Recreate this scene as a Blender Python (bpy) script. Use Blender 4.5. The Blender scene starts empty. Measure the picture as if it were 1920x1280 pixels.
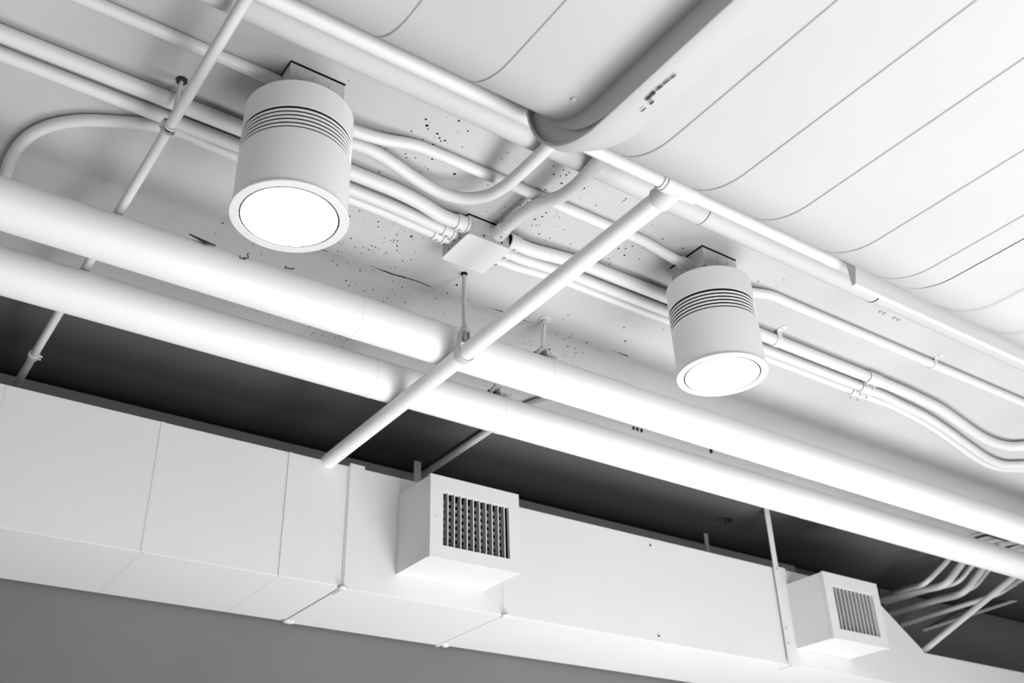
import bpy, bmesh, math, random
from mathutils import Vector, Matrix
random.seed(7)
PI = math.pi
R = math.radians
Z0 = 1.6                     # the camera stands 1.6 m above the floor; heights below are taken from the lens
sc = bpy.context.scene
C = sc.collection

# ---------------------------------------------------------------- camera
F = 1960.8                   # focal length in pixels of a 1920 x 1280 frame
RX = Vector((0.82052911, -0.57101325, -0.02599697))
DN = Vector((0.27427684, 0.43321527, -0.85854339))
FW = Vector((0.50150193, 0.69732948, 0.51208145))
cam = bpy.data.cameras.new('camera')
cam.sensor_width = 36.0
cam.lens = F / 1920 * 36.0
cam.clip_start = 0.05
cam.dof.use_dof = True
cam.dof.focus_distance = 2.35
cam.dof.aperture_fstop = 5.0
co = bpy.data.objects.new('camera', cam)
C.objects.link(co)
FW.normalize(); RX = (RX - FW * RX.dot(FW)).normalized(); UP = RX.cross(FW)
co.matrix_world = Matrix(((RX.x, UP.x, -FW.x, 0), (RX.y, UP.y, -FW.y, 0), (RX.z, UP.z, -FW.z, Z0), (0, 0, 0, 1)))
sc.camera = co

def ray(px, py):
    return RX * ((px - 960) / F) - UP * ((py - 640) / F) + FW
def atz(px, py, z):          # the point at height z seen at a pixel
    d = ray(px, py); return d * (z / d.z)
def aty(px, py, y):
    d = ray(px, py); return d * (y / d.y)

# ---------------------------------------------------------------- materials
def nodes(name):
    m = bpy.data.materials.new(name); m.use_nodes = True
    nt = m.node_tree; b = nt.nodes['Principled BSDF']
    return m, nt, b
def N(nt, kind, **kw):
    n = nt.nodes.new(kind)
    for k, v in kw.items():
        setattr(n, k, v)
    return n
def paint(name, col, rough=0.5, bump=0.0, scale=60.0, var=0.03, spec=0.4):
    m, nt, b = nodes(name)
    b.inputs['Roughness'].default_value = rough
    b.inputs['Specular IOR Level'].default_value = spec
    tc = N(nt, 'ShaderNodeTexCoord')
    nz = N(nt, 'ShaderNodeTexNoise'); nz.inputs['Scale'].default_value = 3.0; nz.inputs['Detail'].default_value = 5
    nt.links.new(tc.outputs['Object'], nz.inputs['Vector'])
    mr = N(nt, 'ShaderNodeMapRange')
    mr.inputs['From Min'].default_value = 0.3; mr.inputs['From Max'].default_value = 0.7
    mr.inputs['To Min'].default_value = col - var; mr.inputs['To Max'].default_value = col + var
    nt.links.new(nz.outputs['Fac'], mr.inputs['Value'])
    cc = N(nt, 'ShaderNodeCombineColor')
    for i in range(3):
        nt.links.new(mr.outputs[0], cc.inputs[i])
    nt.links.new(cc.outputs[0], b.inputs['Base Color'])
    if bump:
        n2 = N(nt, 'ShaderNodeTexNoise'); n2.inputs['Scale'].default_value = scale; n2.inputs['Detail'].default_value = 6
        nt.links.new(tc.outputs['Object'], n2.inputs['Vector'])
        bp = N(nt, 'ShaderNodeBump'); bp.inputs['Strength'].default_value = bump; bp.inputs['Distance'].default_value = 0.004
        nt.links.new(n2.outputs['Fac'], bp.inputs['Height'])
        nt.links.new(bp.outputs[0], b.inputs['Normal'])
    return m
W = 0.84
M_PIPE = paint('white_pipe_paint', W + .02, 0.45, 0.10, 40, 0.02)
M_PIPE2 = paint('white_small_pipe_paint', 0.68, 0.45, 0.08, 50, 0.02)
M_PIPE3 = paint('white_ceiling_pipe_paint', 0.56, 0.5, 0.08, 50, 0.02)
M_COND = paint('white_conduit_paint', 0.68, 0.42, 0.06, 60, 0.02)
M_DUCT = paint('white_duct_paint', 0.77, 0.5, 0.12, 18, 0.015)
M_WRAP = paint('white_duct_wrap', 0.46, 0.6, 0.10, 12, 0.015)
M_BOX = paint('white_box_paint', 0.55, 0.45, 0.12, 80, 0.03)
M_LAMP = paint('white_lamp_housing', 0.90, 0.4, 0.03, 90, 0.01)
M_TRIM = paint('white_lamp_trim', 0.74, 0.4, 0.0)
M_VENT = paint('white_vent_paint', 0.75, 0.4, 0.05, 50, 0.01)
M_HANG = paint('white_hanger_paint', 0.58, 0.5, 0.15, 120, 0.04)
GREY = 0.19
M_WALL = paint('grey_wall_paint', GREY, 0.75, 0.10, 90, 0.008, 0.08)
M_LEDGE = paint('pale_wall_strip', 0.48, 0.7, 0.05, 60, 0.01, 0.1)
M_FLOOR = paint('pale_floor', 0.62, 0.6, 0.05, 20, 0.03)
M_DARK = paint('black_inside', 0.012, 0.8, 0.0, var=0.004, spec=0.1)
M_RUST = paint('dark_debris', 0.05, 0.8, 0.0, var=0.03, spec=0.1)
M_GREY = paint('shade_grey_blade', 0.42, 0.5, 0.0, var=0.02)
M_CABLE = paint('pale_cable_jacket', 0.60, 0.5, 0.0, var=0.03)

def ceiling_material():
    m, nt, b = nodes('painted_concrete_ceiling')
    b.inputs['Roughness'].default_value = 0.7
    b.inputs['Specular IOR Level'].default_value = 0.06
    g = N(nt, 'ShaderNodeNewGeometry')
    L = nt.links.new
    # pits in the concrete: a few cells of a fine voronoi, in clusters
    def pits(scale, size, lo, hi, seed):
        mp = N(nt, 'ShaderNodeMapping'); mp.inputs['Location'].default_value = (seed, seed * .7, 0)
        L(g.outputs['Position'], mp.inputs['Vector'])
        v = N(nt, 'ShaderNodeTexVoronoi'); v.inputs['Scale'].default_value = scale; v.inputs['Randomness'].default_value = 1
        L(mp.outputs[0], v.inputs['Vector'])
        sep = N(nt, 'ShaderNodeSeparateColor'); L(v.outputs['Color'], sep.inputs[0])
        sz = N(nt, 'ShaderNodeMath', operation='MULTIPLY'); L(sep.outputs[1], sz.inputs[0]); sz.inputs[1].default_value = size
        lt = N(nt, 'ShaderNodeMath', operation='LESS_THAN'); L(v.outputs['Distance'], lt.inputs[0]); L(sz.outputs[0], lt.inputs[1])
        nz = N(nt, 'ShaderNodeTexNoise'); nz.inputs['Scale'].default_value = 4.0; nz.inputs['Detail'].default_value = 3
        L(mp.outputs[0], nz.inputs['Vector'])
        mr = N(nt, 'ShaderNodeMapRange'); mr.inputs['From Min'].default_value = lo; mr.inputs['From Max'].default_value = hi
        L(nz.outputs['Fac'], mr.inputs['Value'])
        gt = N(nt, 'ShaderNodeMath', operation='LESS_THAN'); L(sep.outputs[0], gt.inputs[0]); L(mr.outputs[0], gt.inputs[1])
        mu = N(nt, 'ShaderNodeMath', operation='MULTIPLY'); L(lt.outputs[0], mu.inputs[0]); L(gt.outputs[0], mu.inputs[1])
        return mu
    p1 = pits(120, 0.34, 0.47, 0.86, 3.1)
    p2 = pits(60, 0.22, 0.50, 0.95, 9.4)
    # the hairline crack that runs along the pipes
    sp = N(nt, 'ShaderNodeSeparateXYZ'); L(g.outputs['Position'], sp.inputs[0])
    cn = N(nt, 'ShaderNodeTexNoise'); cn.inputs['Scale'].default_value = 14; cn.inputs['Detail'].default_value = 8
    L(g.outputs['Position'], cn.inputs['Vector'])
    a = N(nt, 'ShaderNodeMath', operation='MULTIPLY_ADD'); L(cn.outputs['Fac'], a.inputs[0]); a.inputs[1].default_value = 0.022; L(sp.outputs[1], a.inputs[2])
    s = N(nt, 'ShaderNodeMath', operation='SUBTRACT'); L(a.outputs[0], s.inputs[0]); s.inputs[1].default_value = 1.942
    ab = N(nt, 'ShaderNodeMath', operation='ABSOLUTE'); L(s.outputs[0], ab.inputs[0])
    n3 = N(nt, 'ShaderNodeTexNoise'); n3.inputs['Scale'].default_value = 9; n3.inputs['Detail'].default_value = 5
    L(g.outputs['Position'], n3.inputs['Vector'])
    wv = N(nt, 'ShaderNodeMapRange'); wv.inputs['From Min'].default_value = 0.46; wv.inputs['From Max'].default_value = 0.62
    wv.inputs['To Min'].default_value = 0.0; wv.inputs['To Max'].default_value = 0.0022
    L(n3.outputs['Fac'], wv.inputs['Value'])
    lt = N(nt, 'ShaderNodeMath', operation='LESS_THAN'); L(ab.outputs[0], lt.inputs[0]); L(wv.outputs[0], lt.inputs[1])
    g1 = N(nt, 'ShaderNodeMath', operation='GREATER_THAN'); L(sp.outputs[0], g1.inputs[0]); g1.inputs[1].default_value = 0.80
    g2 = N(nt, 'ShaderNodeMath', operation='LESS_THAN'); L(sp.outputs[0], g2.inputs[0]); g2.inputs[1].default_value = 1.80
    m1 = N(nt, 'ShaderNodeMath', operation='MULTIPLY'); L(lt.outputs[0], m1.inputs[0]); L(g1.outputs[0], m1.inputs[1])
    m2 = N(nt, 'ShaderNodeMath', operation='MULTIPLY'); L(m1.outputs[0], m2.inputs[0]); L(g2.outputs[0], m2.inputs[1])
    mq = N(nt, 'ShaderNodeMath', operation='MAXIMUM'); L(p1.outputs[0], mq.inputs[0]); L(p2.outputs[0], mq.inputs[1])
    wob = N(nt, 'ShaderNodeMath', operation='MULTIPLY_ADD'); L(n3.outputs['Fac'], wob.inputs[0]); wob.inputs[1].default_value = 0.7; L(sp.outputs[0], wob.inputs[2])
    h1 = N(nt, 'ShaderNodeMath', operation='GREATER_THAN'); L(wob.outputs[0], h1.inputs[0]); h1.inputs[1].default_value = 0.98
    h2 = N(nt, 'ShaderNodeMath', operation='LESS_THAN'); L(wob.outputs[0], h2.inputs[0]); h2.inputs[1].default_value = 2.15
    h3 = N(nt, 'ShaderNodeMath', operation='MULTIPLY'); L(h1.outputs[0], h3.inputs[0]); L(h2.outputs[0], h3.inputs[1])
    mx = N(nt, 'ShaderNodeMath', operation='MULTIPLY'); L(mq.outputs[0], mx.inputs[0]); L(h3.outputs[0], mx.inputs[1])
    mz = N(nt, 'ShaderNodeMath', operation='MAXIMUM'); L(mx.outputs[0], mz.inputs[0]); L(m2.outputs[0], mz.inputs[1])
    base = N(nt, 'ShaderNodeTexNoise'); base.inputs['Scale'].default_value = 2.2; base.inputs['Detail'].default_value = 6
    L(g.outputs['Position'], base.inputs['Vector'])
    br = N(nt, 'ShaderNodeMapRange'); br.inputs['From Min'].default_value = 0.3; br.inputs['From Max'].default_value = 0.7
    br.inputs['To Min'].default_value = 0.47; br.inputs['To Max'].default_value = 0.55
    L(base.outputs['Fac'], br.inputs['Value'])
    mixv = N(nt, 'ShaderNodeMix'); mixv.data_type = 'FLOAT'
    L(mz.outputs[0], mixv.inputs['Factor']); L(br.outputs[0], mixv.inputs[2]); mixv.inputs[3].default_value = 0.015
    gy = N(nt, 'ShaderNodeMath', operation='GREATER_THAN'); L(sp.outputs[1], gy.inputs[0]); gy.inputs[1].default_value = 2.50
    mixg = N(nt, 'ShaderNodeMix'); mixg.data_type = 'FLOAT'      # strip over the wall duct, colour darkened to stand for the duct's shade
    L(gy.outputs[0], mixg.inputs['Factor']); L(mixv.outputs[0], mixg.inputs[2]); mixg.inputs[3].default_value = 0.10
    cc = N(nt, 'ShaderNodeCombineColor')
    for i in range(3):
        L(mixg.outputs[0], cc.inputs[i])
    L(cc.outputs[0], b.inputs['Base Color'])
    bn = N(nt, 'ShaderNodeTexNoise'); bn.inputs['Scale'].default_value = 45; bn.inputs['Detail'].default_value = 8
    L(g.outputs['Position'], bn.inputs['Vector'])
    bp = N(nt, 'ShaderNodeBump'); bp.inputs['Strength'].default_value = 0.18; bp.inputs['Distance'].default_value = 0.004
    L(bn.outputs['Fac'], bp.inputs['Height']); L(bp.outputs[0], b.inputs['Normal'])
    return m
M_CEIL = ceiling_material()

def emitter(name, strength):
    m, nt, b = nodes(name)
    b.inputs['Base Color'].default_value = (.9, .9, .9, 1)
    b.inputs['Emission Color'].default_value = (1, 1, 1, 1)
    b.inputs['Emission Strength'].default_value = strength
    return m
M_LENS = emitter('lit_diffuser', 7.0)

# ---------------------------------------------------------------- mesh helpers
class MB:
    def __init__(s):
        s.bm = bmesh.new()
    def box(s, x0, x1, y0, y1, z0, z1, bev=0.0, rot=None, piv=None):
        r = bmesh.ops.create_cube(s.bm, size=1.0)
        vs = r['verts']
        for v in vs:
            v.co = Vector(((x0 + x1) / 2 + v.co.x * (x1 - x0), (y0 + y1) / 2 + v.co.y * (y1 - y0), (z0 + z1) / 2 + v.co.z * (z1 - z0)))
        if bev:
            es = list({e for v in vs for e in v.link_edges})
            q = bmesh.ops.bevel(s.bm, geom=es, offset=bev, segments=2, affect='EDGES', profile=0.5)
            vs = list({v for f in q['faces'] for v in f.verts} | {v for v in vs if v.is_valid})
        if rot:
            p = Vector(piv) if piv else Vector(((x0 + x1) / 2, (y0 + y1) / 2, (z0 + z1) / 2))
            for v in vs:
                v.co = p + rot @ (v.co - p)
        return s
    def ring(s, c, t, r, n, ref=None):
        t = t.normalized()
        if ref is None:
            ref = Vector((0, 0, 1)) if abs(t.z) < 0.9 else Vector((1, 0, 0))
        u = (ref - t * ref.dot(t)).normalized(); w = t.cross(u)
        return [s.bm.verts.new(c + (u * math.cos(2 * PI * i / n) + w * math.sin(2 * PI * i / n)) * r) for i in range(n)], u
    def tube(s, pts, r, n=20, cap=True):
        pts = [Vector(p) for p in pts]
        rings = []; ref = None
        for i, p in enumerate(pts):
            t = (pts[min(i + 1, len(pts) - 1)] - pts[max(i - 1, 0)])
            ri, ref = s.ring(p, t, r if not callable(r) else r(i), n, ref)
            rings.append(ri)
        for a, b in zip(rings, rings[1:]):
            for i in range(n):
                s.bm.faces.new((a[i], a[(i + 1) % n], b[(i + 1) % n], b[i]))
        if cap:
            s.bm.faces.new(list(reversed(rings[0]))); s.bm.faces.new(rings[-1])
        return s
    def cyl(s, p0, p1, r, n=24, bev=0.0):
        p0 = Vector(p0); p1 = Vector(p1)
        if bev:
            d = (p1 - p0).normalized() * bev
            rr = [r - bev, r, r, r - bev]
            return s.tube([p0, p0 + d, p1 - d, p1], lambda i: rr[i], n)
        return s.tube([p0, p1], r, n)
    def lathe(s, prof, c=(0, 0, 0), n=64, axis=None):   # prof: (radius, height) pairs about a vertical axis
        c = Vector(c); rings = []
        for r, z in prof:
            rings.append([s.bm.verts.new(c + Vector((r * math.cos(2 * PI * i / n), r * math.sin(2 * PI * i / n), z))) for i in range(n)])
        for a, b in zip(rings, rings[1:]):
            for i in range(n):
                s.bm.faces.new((a[i], a[(i + 1) % n], b[(i + 1) % n], b[i]))
        return s
    def band(s, c, axis, r0, r1, w, n=40, a0=0, a1=2 * PI):      # flat hoop of radial thickness r1-r0, width w along axis ('x' or 'y')
        c = Vector(c); full = abs(a1 - a0 - 2 * PI) < 1e-6
        m = n if full else n + 1
        loops = []
        for i in range(m):
            a = a0 + (a1 - a0) * i / n
            ca, sa = math.cos(a), math.sin(a)
            q = []
            for r, k in ((r0, -.5), (r1, -.5), (r1, .5), (r0, .5)):
                v = Vector((k * w, ca * r, sa * r)) if axis == 'x' else Vector((ca * r, k * w, sa * r))
                q.append(s.bm.verts.new(c + v))
            loops.append(q)
        for i in range(n):
            a, b = loops[i], loops[(i + 1) % m]
            for k in range(4):
                s.bm.faces.new((a[k], a[(k + 1) % 4], b[(k + 1) % 4], b[k]))
        if not full:
            s.bm.faces.new(loops[0]); s.bm.faces.new(list(reversed(loops[-1])))
        return s
    def prism(s, poly, vec):        # closed polygon (3-D points) pushed along vec
        vec = Vector(vec)
        a = [s.bm.verts.new(Vector(p)) for p in poly]; b = [s.bm.verts.new(Vector(p) + vec) for p in poly]
        n = len(a)
        s.bm.faces.new(a); s.bm.faces.new(list(reversed(b)))
        for i in range(n):
            s.bm.faces.new((a[i], b[i], b[(i + 1) % n], a[(i + 1) % n]))
        return s

def build(name, mb, mat, parent=None, origin=None, smooth=True, ang=40):
    bm = mb.bm if isinstance(mb, MB) else mb
    bmesh.ops.recalc_face_normals(bm, faces=bm.faces)
    off = Vector((0, 0, 0))
    if parent is not None:
        p = parent
        while p is not None:
            off += Vector(p.location) if True else off
            p = p.parent
        off.z -= 0
    elif origin is not None:
        off = Vector(origin) + Vector((0, 0, Z0))
    else:
        xs = [v.co for v in bm.verts]
        off = Vector((sum(v.x for v in xs) / len(xs), sum(v.y for v in xs) / len(xs), min(v.z for v in xs) + Z0))
    for v in bm.verts:
        v.co = v.co + Vector((0, 0, Z0)) - off
    me = bpy.data.meshes.new(name)
    bm.to_mesh(me); bm.free()
    if smooth:
        me.shade_smooth()
        me.set_sharp_from_angle(angle=R(ang))
    me.materials.append(mat)
    o = bpy.data.objects.new(name, me); C.objects.link(o)
    if parent is not None:
        o.parent = parent
    else:
        o.location = off
    return o
def tag(o, label, cat, group=None):
    o['label'] = label; o['category'] = cat
    if group: o['group'] = group
    return o
def thing(name, label, cat, loc, group=None):
    o = bpy.data.objects.new(name, None); o.empty_display_size = 0.05
    C.objects.link(o); o.location = Vector(loc) + Vector((0, 0, Z0))
    return tag(o, label, cat, group)
def struct(name, mb, mat, **kw):
    o = build(name, mb, mat, **kw); o['kind'] = 'structure'; return o
def spline(pts, per=10):
    pts = [Vector(p) for p in pts]
    out = []
    P = [pts[0] * 2 - pts[1]] + pts + [pts[-1] * 2 - pts[-2]]
    for i in range(1, len(P) - 2):
        p0, p1, p2, p3 = P[i - 1:i + 3]
        t0 = 0; t1 = t0 + max((p1 - p0).length, 1e-6) ** .5; t2 = t1 + max((p2 - p1).length, 1e-6) ** .5; t3 = t2 + max((p3 - p2).length, 1e-6) ** .5
        for k in range(per):
            t = t1 + (t2 - t1) * k / per
            a1 = p0 * ((t1 - t) / (t1 - t0)) + p1 * ((t - t0) / (t1 - t0))
            a2 = p1 * ((t2 - t) / (t2 - t1)) + p2 * ((t - t1) / (t2 - t1))
            a3 = p2 * ((t3 - t) / (t3 - t2)) + p3 * ((t - t2) / (t3 - t2))
            b1 = a1 * ((t2 - t) / (t2 - t0)) + a2 * ((t - t0) / (t2 - t0))
            b2 = a2 * ((t3 - t) / (t3 - t1)) + a3 * ((t - t1) / (t3 - t1))
            out.append(b1 * ((t2 - t) / (t2 - t1)) + b2 * ((t - t1) / (t2 - t1)))
    out.append(pts[-1])
    return out

ZC = 1.5                     # ceiling
YW = 2.955                   # wall behind the air duct
YF = 2.563                   # front of the air duct
ZB = 0.905                   # its underside
ZT = 1.265                   # its top

# ---------------------------------------------------------------- room
HX, HY, HR = 2.975, 2.745, 0.046
bm = bmesh.new()
x0, x1, y0, y1 = -.85, 9.5, -2.2, YW + 0.15
outer = [bm.verts.new(p) for p in ((x0, y0, ZC), (x1, y0, ZC), (x1, y1, ZC), (x0, y1, ZC))]
inner = []
for i in range(26):
    a = 2 * PI * i / 26; rr = HR * (1 + random.uniform(-.10, .10))
    inner.append(bm.verts.new((HX + rr * math.cos(a), HY + rr * .95 * math.sin(a), ZC)))
es = [bm.edges.new((outer[i], outer[(i + 1) % 4])) for i in range(4)] + [bm.edges.new((inner[i], inner[(i + 1) % 26])) for i in range(26)]
bmesh.ops.triangle_fill(bm, use_beauty=True, edges=es)
for f in list(bm.faces):     # keep the hole open
    c = f.calc_center_median()
    if all(v in inner for v in f.verts):
        bm.faces.remove(f)
up = [bm.verts.new(v.co + Vector((0, 0, 0.16))) for v in inner]
for i in range(26):
    bm.faces.new((inner[i], inner[(i + 1) % 26], up[(i + 1) % 26], up[i]))
top = [bm.verts.new((v.co.x, v.co.y, ZC + 0.16)) for v in outer]
for i in range(4):
    bm.faces.new((outer[i], outer[(i + 1) % 4], top[(i + 1) % 4], top[i]))
bm.faces.new(top)
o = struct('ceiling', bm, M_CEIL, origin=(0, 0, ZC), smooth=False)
struct('wall_back', MB().box(-.85, 9.5, YW, YW + 0.15, -1.6, ZC - .016), M_WALL, smooth=False)
struct('trim_1', MB().box(-.85, 9.5, YW + .06, YW + .15, ZC - .016, ZC), M_DARK, smooth=False)   # open joint between wall and ceiling, blackened for the shade inside it
struct('trim_2', MB().box(-.85, 3.62, YW - .012, YW, 1.18, ZC - .016), M_LEDGE, smooth=False)     # paler strip of wall above the duct
struct('wall_left_added', MB().box(-.85, -.70, -6, YW + .15, -1.6, ZC), M_LEDGE, smooth=False)  # unseen wall, added to cut light from the left; pale for bounce
struct('floor', MB().box(-.85, 12, -6, YW + 0.15, -1.75, -1.6), M_FLOOR, smooth=False)

# ---------------------------------------------------------------- junction boxes
BS, BD = 0.114, 0.056
def knockout(parent, p, nrm, r=0.0125):
    p = Vector(p); nrm = Vector(nrm)
    mb = MB(); 
    ring = MB()
    u = Vector((0, 0, 1)); w = nrm.cross(u)
    n = 24
    for (ra, rb, h) in ((r, r - .0012, -.0006),):
        a = [mb.bm.verts.new(p + nrm * .0012 + (u * math.cos(2 * PI * i / n) + w * math.sin(2 * PI * i / n)) * (r - .0015)) for i in range(n)]
        b = [mb.bm.verts.new(p - nrm * .001 + (u * math.cos(2 * PI * i / n) + w * math.sin(2 * PI * i / n)) * (r - .0006)) for i in range(n)]
        mb.bm.faces.new(a)
        for i in range(n):
            mb.bm.faces.new((a[i], a[(i + 1) % n], b[(i + 1) % n], b[i]))
    build('knockout', mb, M_BOX, parent)
def junction_box(label, cx, cy):
    t = thing('junction_box', label, 'electrical box', (cx, cy, ZC - BD), 'square electrical boxes on the ceiling')
    h = BS / 2
    mb = MB()
    z0 = ZC - BD
    # four walls and a back, open below like a real box
    mb.box(cx - h, cx + h, cy - h, cy - h + .003, z0, ZC - .0015).box(cx - h, cx + h, cy + h - .003, cy + h, z0, ZC - .0015)
    mb.box(cx - h, cx - h + .003, cy - h + .003, cy + h - .003, z0, ZC - .0015).box(cx + h - .003, cx + h, cy - h + .003, cy + h - .003, z0, ZC - .0015)
    mb.box(cx - h, cx + h, cy - h, cy + h, ZC - .004, ZC - .0015)
    build('body', mb, M_BOX, t, smooth=False)
    g = MB().box(cx - h - .0015, cx + h + .0015, cy - h - .0015, cy + h + .0015, ZC - .0015, ZC)
    build('back_gasket', g, M_DARK, t, smooth=False)['label'] = 'dark joint between box and ceiling'
    for dx in (-.034, .0, .034):
        knockout(t, (cx + dx, cy - h, ZC - .026), (0, -1, 0))
    return t

LAMPS = [(0.558, 1.455), (1.654, 1.461)]
jb = junction_box('square electrical box above the big lamp, nearest the left', LAMPS[0][0] + .010, LAMPS[0][1] + .009)
jb2 = junction_box('square electrical box above the smaller right lamp, conduit entering its left side', LAMPS[1][0] + .003, LAMPS[1][1] + .013)
for dy in (-.03, .03):
    knockout(jb2, (LAMPS[1][0] + .003 - BS / 2, LAMPS[1][1] + .013 + dy, ZC - .03), (-1, 0, 0))
BX, BY = 1.110, 1.678
jb3 = junction_box('square electrical box with a flat cover plate where many conduits meet', BX, BY)
mb = MB()
pl = []
h = .0595; rc = .008
for (sx, sy, a0) in ((1, 1, 0), (-1, 1, 90), (-1, -1, 180), (1, -1, 270)):
    for k in range(6):
        a = R(a0 + 90 * k / 5)
        pl.append((BX + sx * (h - rc) + rc * math.cos(a), BY + sy * (h - rc) + rc * math.sin(a), ZC - BD - .0035))
mb.prism(pl, (0, 0, .003))
build('cover_plate', mb, M_VENT, jb3, smooth=False)['label'] = 'flat white cover plate with rounded corners'
for dx, dy in ((-.03, 0), (.02, 0), ):
    build('screw_hole', MB().cyl((BX + dx + .015, BY - BS / 2 - .0006, ZC - BD + .009), (BX + dx + .015, BY - BS / 2 + .002, ZC - BD + .009), .0026, 12), M_DARK, jb3)
for dy in (-.02, .03):
    build('screw_hole', MB().cyl((BX - BS / 2 - .0006, BY + dy, ZC - BD + .009), (BX - BS / 2 + .002, BY + dy, ZC - BD + .009), .0024, 12), M_DARK, jb3)
def connector(box, p, d, r):
    p = Vector(p); d = Vector(d).normalized()
    mb = MB()
    mb.cyl(p, p + d * .006, r + .0055, 24, .001)
    mb.cyl(p + d * .006, p + d * .030, r + .0032, 24, .001)
    c = build('connector', mb, M_COND, box)
    q = p + d * .018
    s = MB().cyl(q + Vector((0, 0, -(r + .001))), q + Vector((0, 0, -(r + .0075))), .0032, 10)
    build('set_screw', s, M_HANG, c)

# ---------------------------------------------------------------- lamps
ZL = 1.172                   # underside of the lamps
def make_lamp(label, cx, cy, rb, tilt, watts):
    t = thing('cylinder_downlight', label, 'ceiling light', (cx, cy, ZL), 'cylinder downlights')
    c = (cx, cy, 0)
    H = 1.416
    def wall(za, zb, bt=.0012, bb=.0012):
        return MB().lathe([(rb - .012, za), (rb - bb, za), (rb, za + bb), (rb, zb - bt), (rb - bt, zb), (rb - .012, zb), (rb - .012, za)], c, 96)
    up = MB().lathe([(0.001, H - .004), (rb - .012, H - .004), (rb - .012, 1.3495), (rb - .0004, 1.3495), (rb, 1.3499), (rb, H - .003), (rb - .003, H), (0.001, H)], c, 96)
    build('upper_housing', up, M_LAMP, t)
    lo = MB().lathe([(rb - .012, ZL + .004), (rb - .012, 1.2996), (rb - .0008, 1.2996), (rb, 1.2988), (rb, ZL + .010), (rb, ZL + .010), (rb, ZL + .004), (rb - .012, ZL + .004)], c, 96)
    build('lower_housing', lo, M_LAMP, t)
    z = 1.3435
    for k in range(5):
        zz = 1.3435 - .009 * k
        build('vent_fin', wall(zz - .0049, zz, .0003, .0003), M_LAMP, t)
    co_ = MB().lathe([(rb - .0011, 1.2985), (rb - .0011, 1.3505)], c, 64)
    build('slot_shade_sleeve', co_, M_DARK, t)['label'] = 'black sleeve for the shade in the vent slots'  # black sleeve close behind the fins stands for shade in the slots
    rt = rb + .0035
    tr = MB().lathe([(rb - .012, ZL + .006), (rt - .002, ZL + .006), (rt, ZL + .004), (rt, ZL + .001), (rt - .001, ZL), (.0905, ZL), (.0895, ZL + .001), (.0885, ZL + .005), (rb - .012, ZL + .006)], c, 96)
    build('trim_ring', tr, M_TRIM, t)
    gap = MB().lathe([(.0905, ZL + .0008), (.0850, ZL + .0008)], c, 96)
    build('lens_gap', gap, M_DARK, t)['label'] = 'thin dark gap around the lens'
    le = MB().lathe([(.0868, ZL + .004), (.0866, ZL + .0004), (.086, ZL + .0002), (.06, ZL + .0002), (.03, ZL + .0003), (.0005, ZL + .0003)], c, 96)
    build('lens', le, M_LENS, t)['label'] = 'glowing white lens'
    st = MB().cyl((cx, cy, H), (cx, cy, ZC - BD + .001), .042, 40)
    build('mounting_neck', st, M_DARK, t)
    t.rotation_euler = tilt
    # the lamp's own beam
    ld = bpy.data.lights.new('downlight_beam', 'SPOT'); ld.energy = watts; ld.spot_size = R(120); ld.spot_blend = .6; ld.shadow_soft_size = .08
    lob = bpy.data.objects.new('downlight_beam', ld); C.objects.link(lob); lob.parent = t; lob.location = (0, 0, -.012)
    return t
LAMP_W = 560
make_lamp('largest white cylinder lamp, left of the middle, with black vent slots and glowing lens', LAMPS[0][0], LAMPS[0][1], .1035, (0, 0, 0), 70)
make_lamp('smaller, farther white cylinder lamp right of the slanting sprinkler pipe, glowing lens', LAMPS[1][0] , LAMPS[1][1], .1035, (0, R(-1.2), 0), 160)

# ---------------------------------------------------------------- two big pipes
RP = .0530
P1 = (1.920, 1.3333); P2 = (2.166, 1.3336)
def big_pipe(label, y, z, joints):
    t = thing('water_pipe', label, 'pipe', (2.5, y, z - RP), 'pair of thick white pipes')
    xs = [-.70] + joints + [9.3]
    for a, b in zip(xs, xs[1:]):
        n = max(2, int((b - a) / .25))
        pts = [(a + (b - a) * i / n, y, z) for i in range(n + 1)]
        build('pipe_jacket', MB().tube(pts, RP, 56), M_PIPE, t)
    for j in joints:
        build('jacket_joint', MB().band((j, y, z), 'x', RP - .001, RP + .0006, .016, 56), M_PIPE, t)
    return t
big_pipe('upper thick white pipe, nearer the lamps, crossing the whole ceiling', P1[0], P1[1], [.93, 2.30, 4.2])
big_pipe('lower thick white pipe, nearer the wall duct, crossing the whole ceiling', P2[0], P2[1], [1.10, 2.78, 4.6])

# ---------------------------------------------------------------- sprinkler branch (crosses under the big pipes) and its main
ZA = 1.266; XA = ZA / math.tan(R(47.11)); RA = .0208
YD = 1.084; RD = .0150
t = thing('sprinkler_branch_pipe', 'straight white pipe slanting under both thick pipes to the wall duct', 'pipe', (XA, 1.8, ZA - RA))
YH = 1.845
build('pipe', MB().tube([(XA, YD + .045, ZA), (XA, 1.4, ZA), (XA, YH, ZA)], RA, 40), M_PIPE, t)
build('pipe', MB().tube([(XA, YH + .001, ZA), (XA, 2.2, ZA), (XA, YW + .01, ZA)], RA + .0012, 40), M_PIPE, t)
t = thing('sprinkler_main_pipe', 'thin white pipe running along the edge of the round-cornered duct, with a tee', 'pipe', (1.2, YD, ZA - RD))
build('pipe', MB().tube([(-.70, YD, ZA), (0, YD, ZA), (XA - .036, YD, ZA)], RD, 36), M_PIPE2, t)
build('pipe', MB().tube([(XA + .030, YD, ZA), (2.5, YD, ZA), (9.3, YD, ZA)], RD - .0005, 36), M_PIPE2, t)
mb = MB()
mb.tube([(XA - .034, YD, ZA), (XA - .033, YD, ZA), (XA + .033, YD, ZA), (XA + .034, YD, ZA)], lambda i: (.0195, .0205, .0205, .0195)[i], 36)
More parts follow.
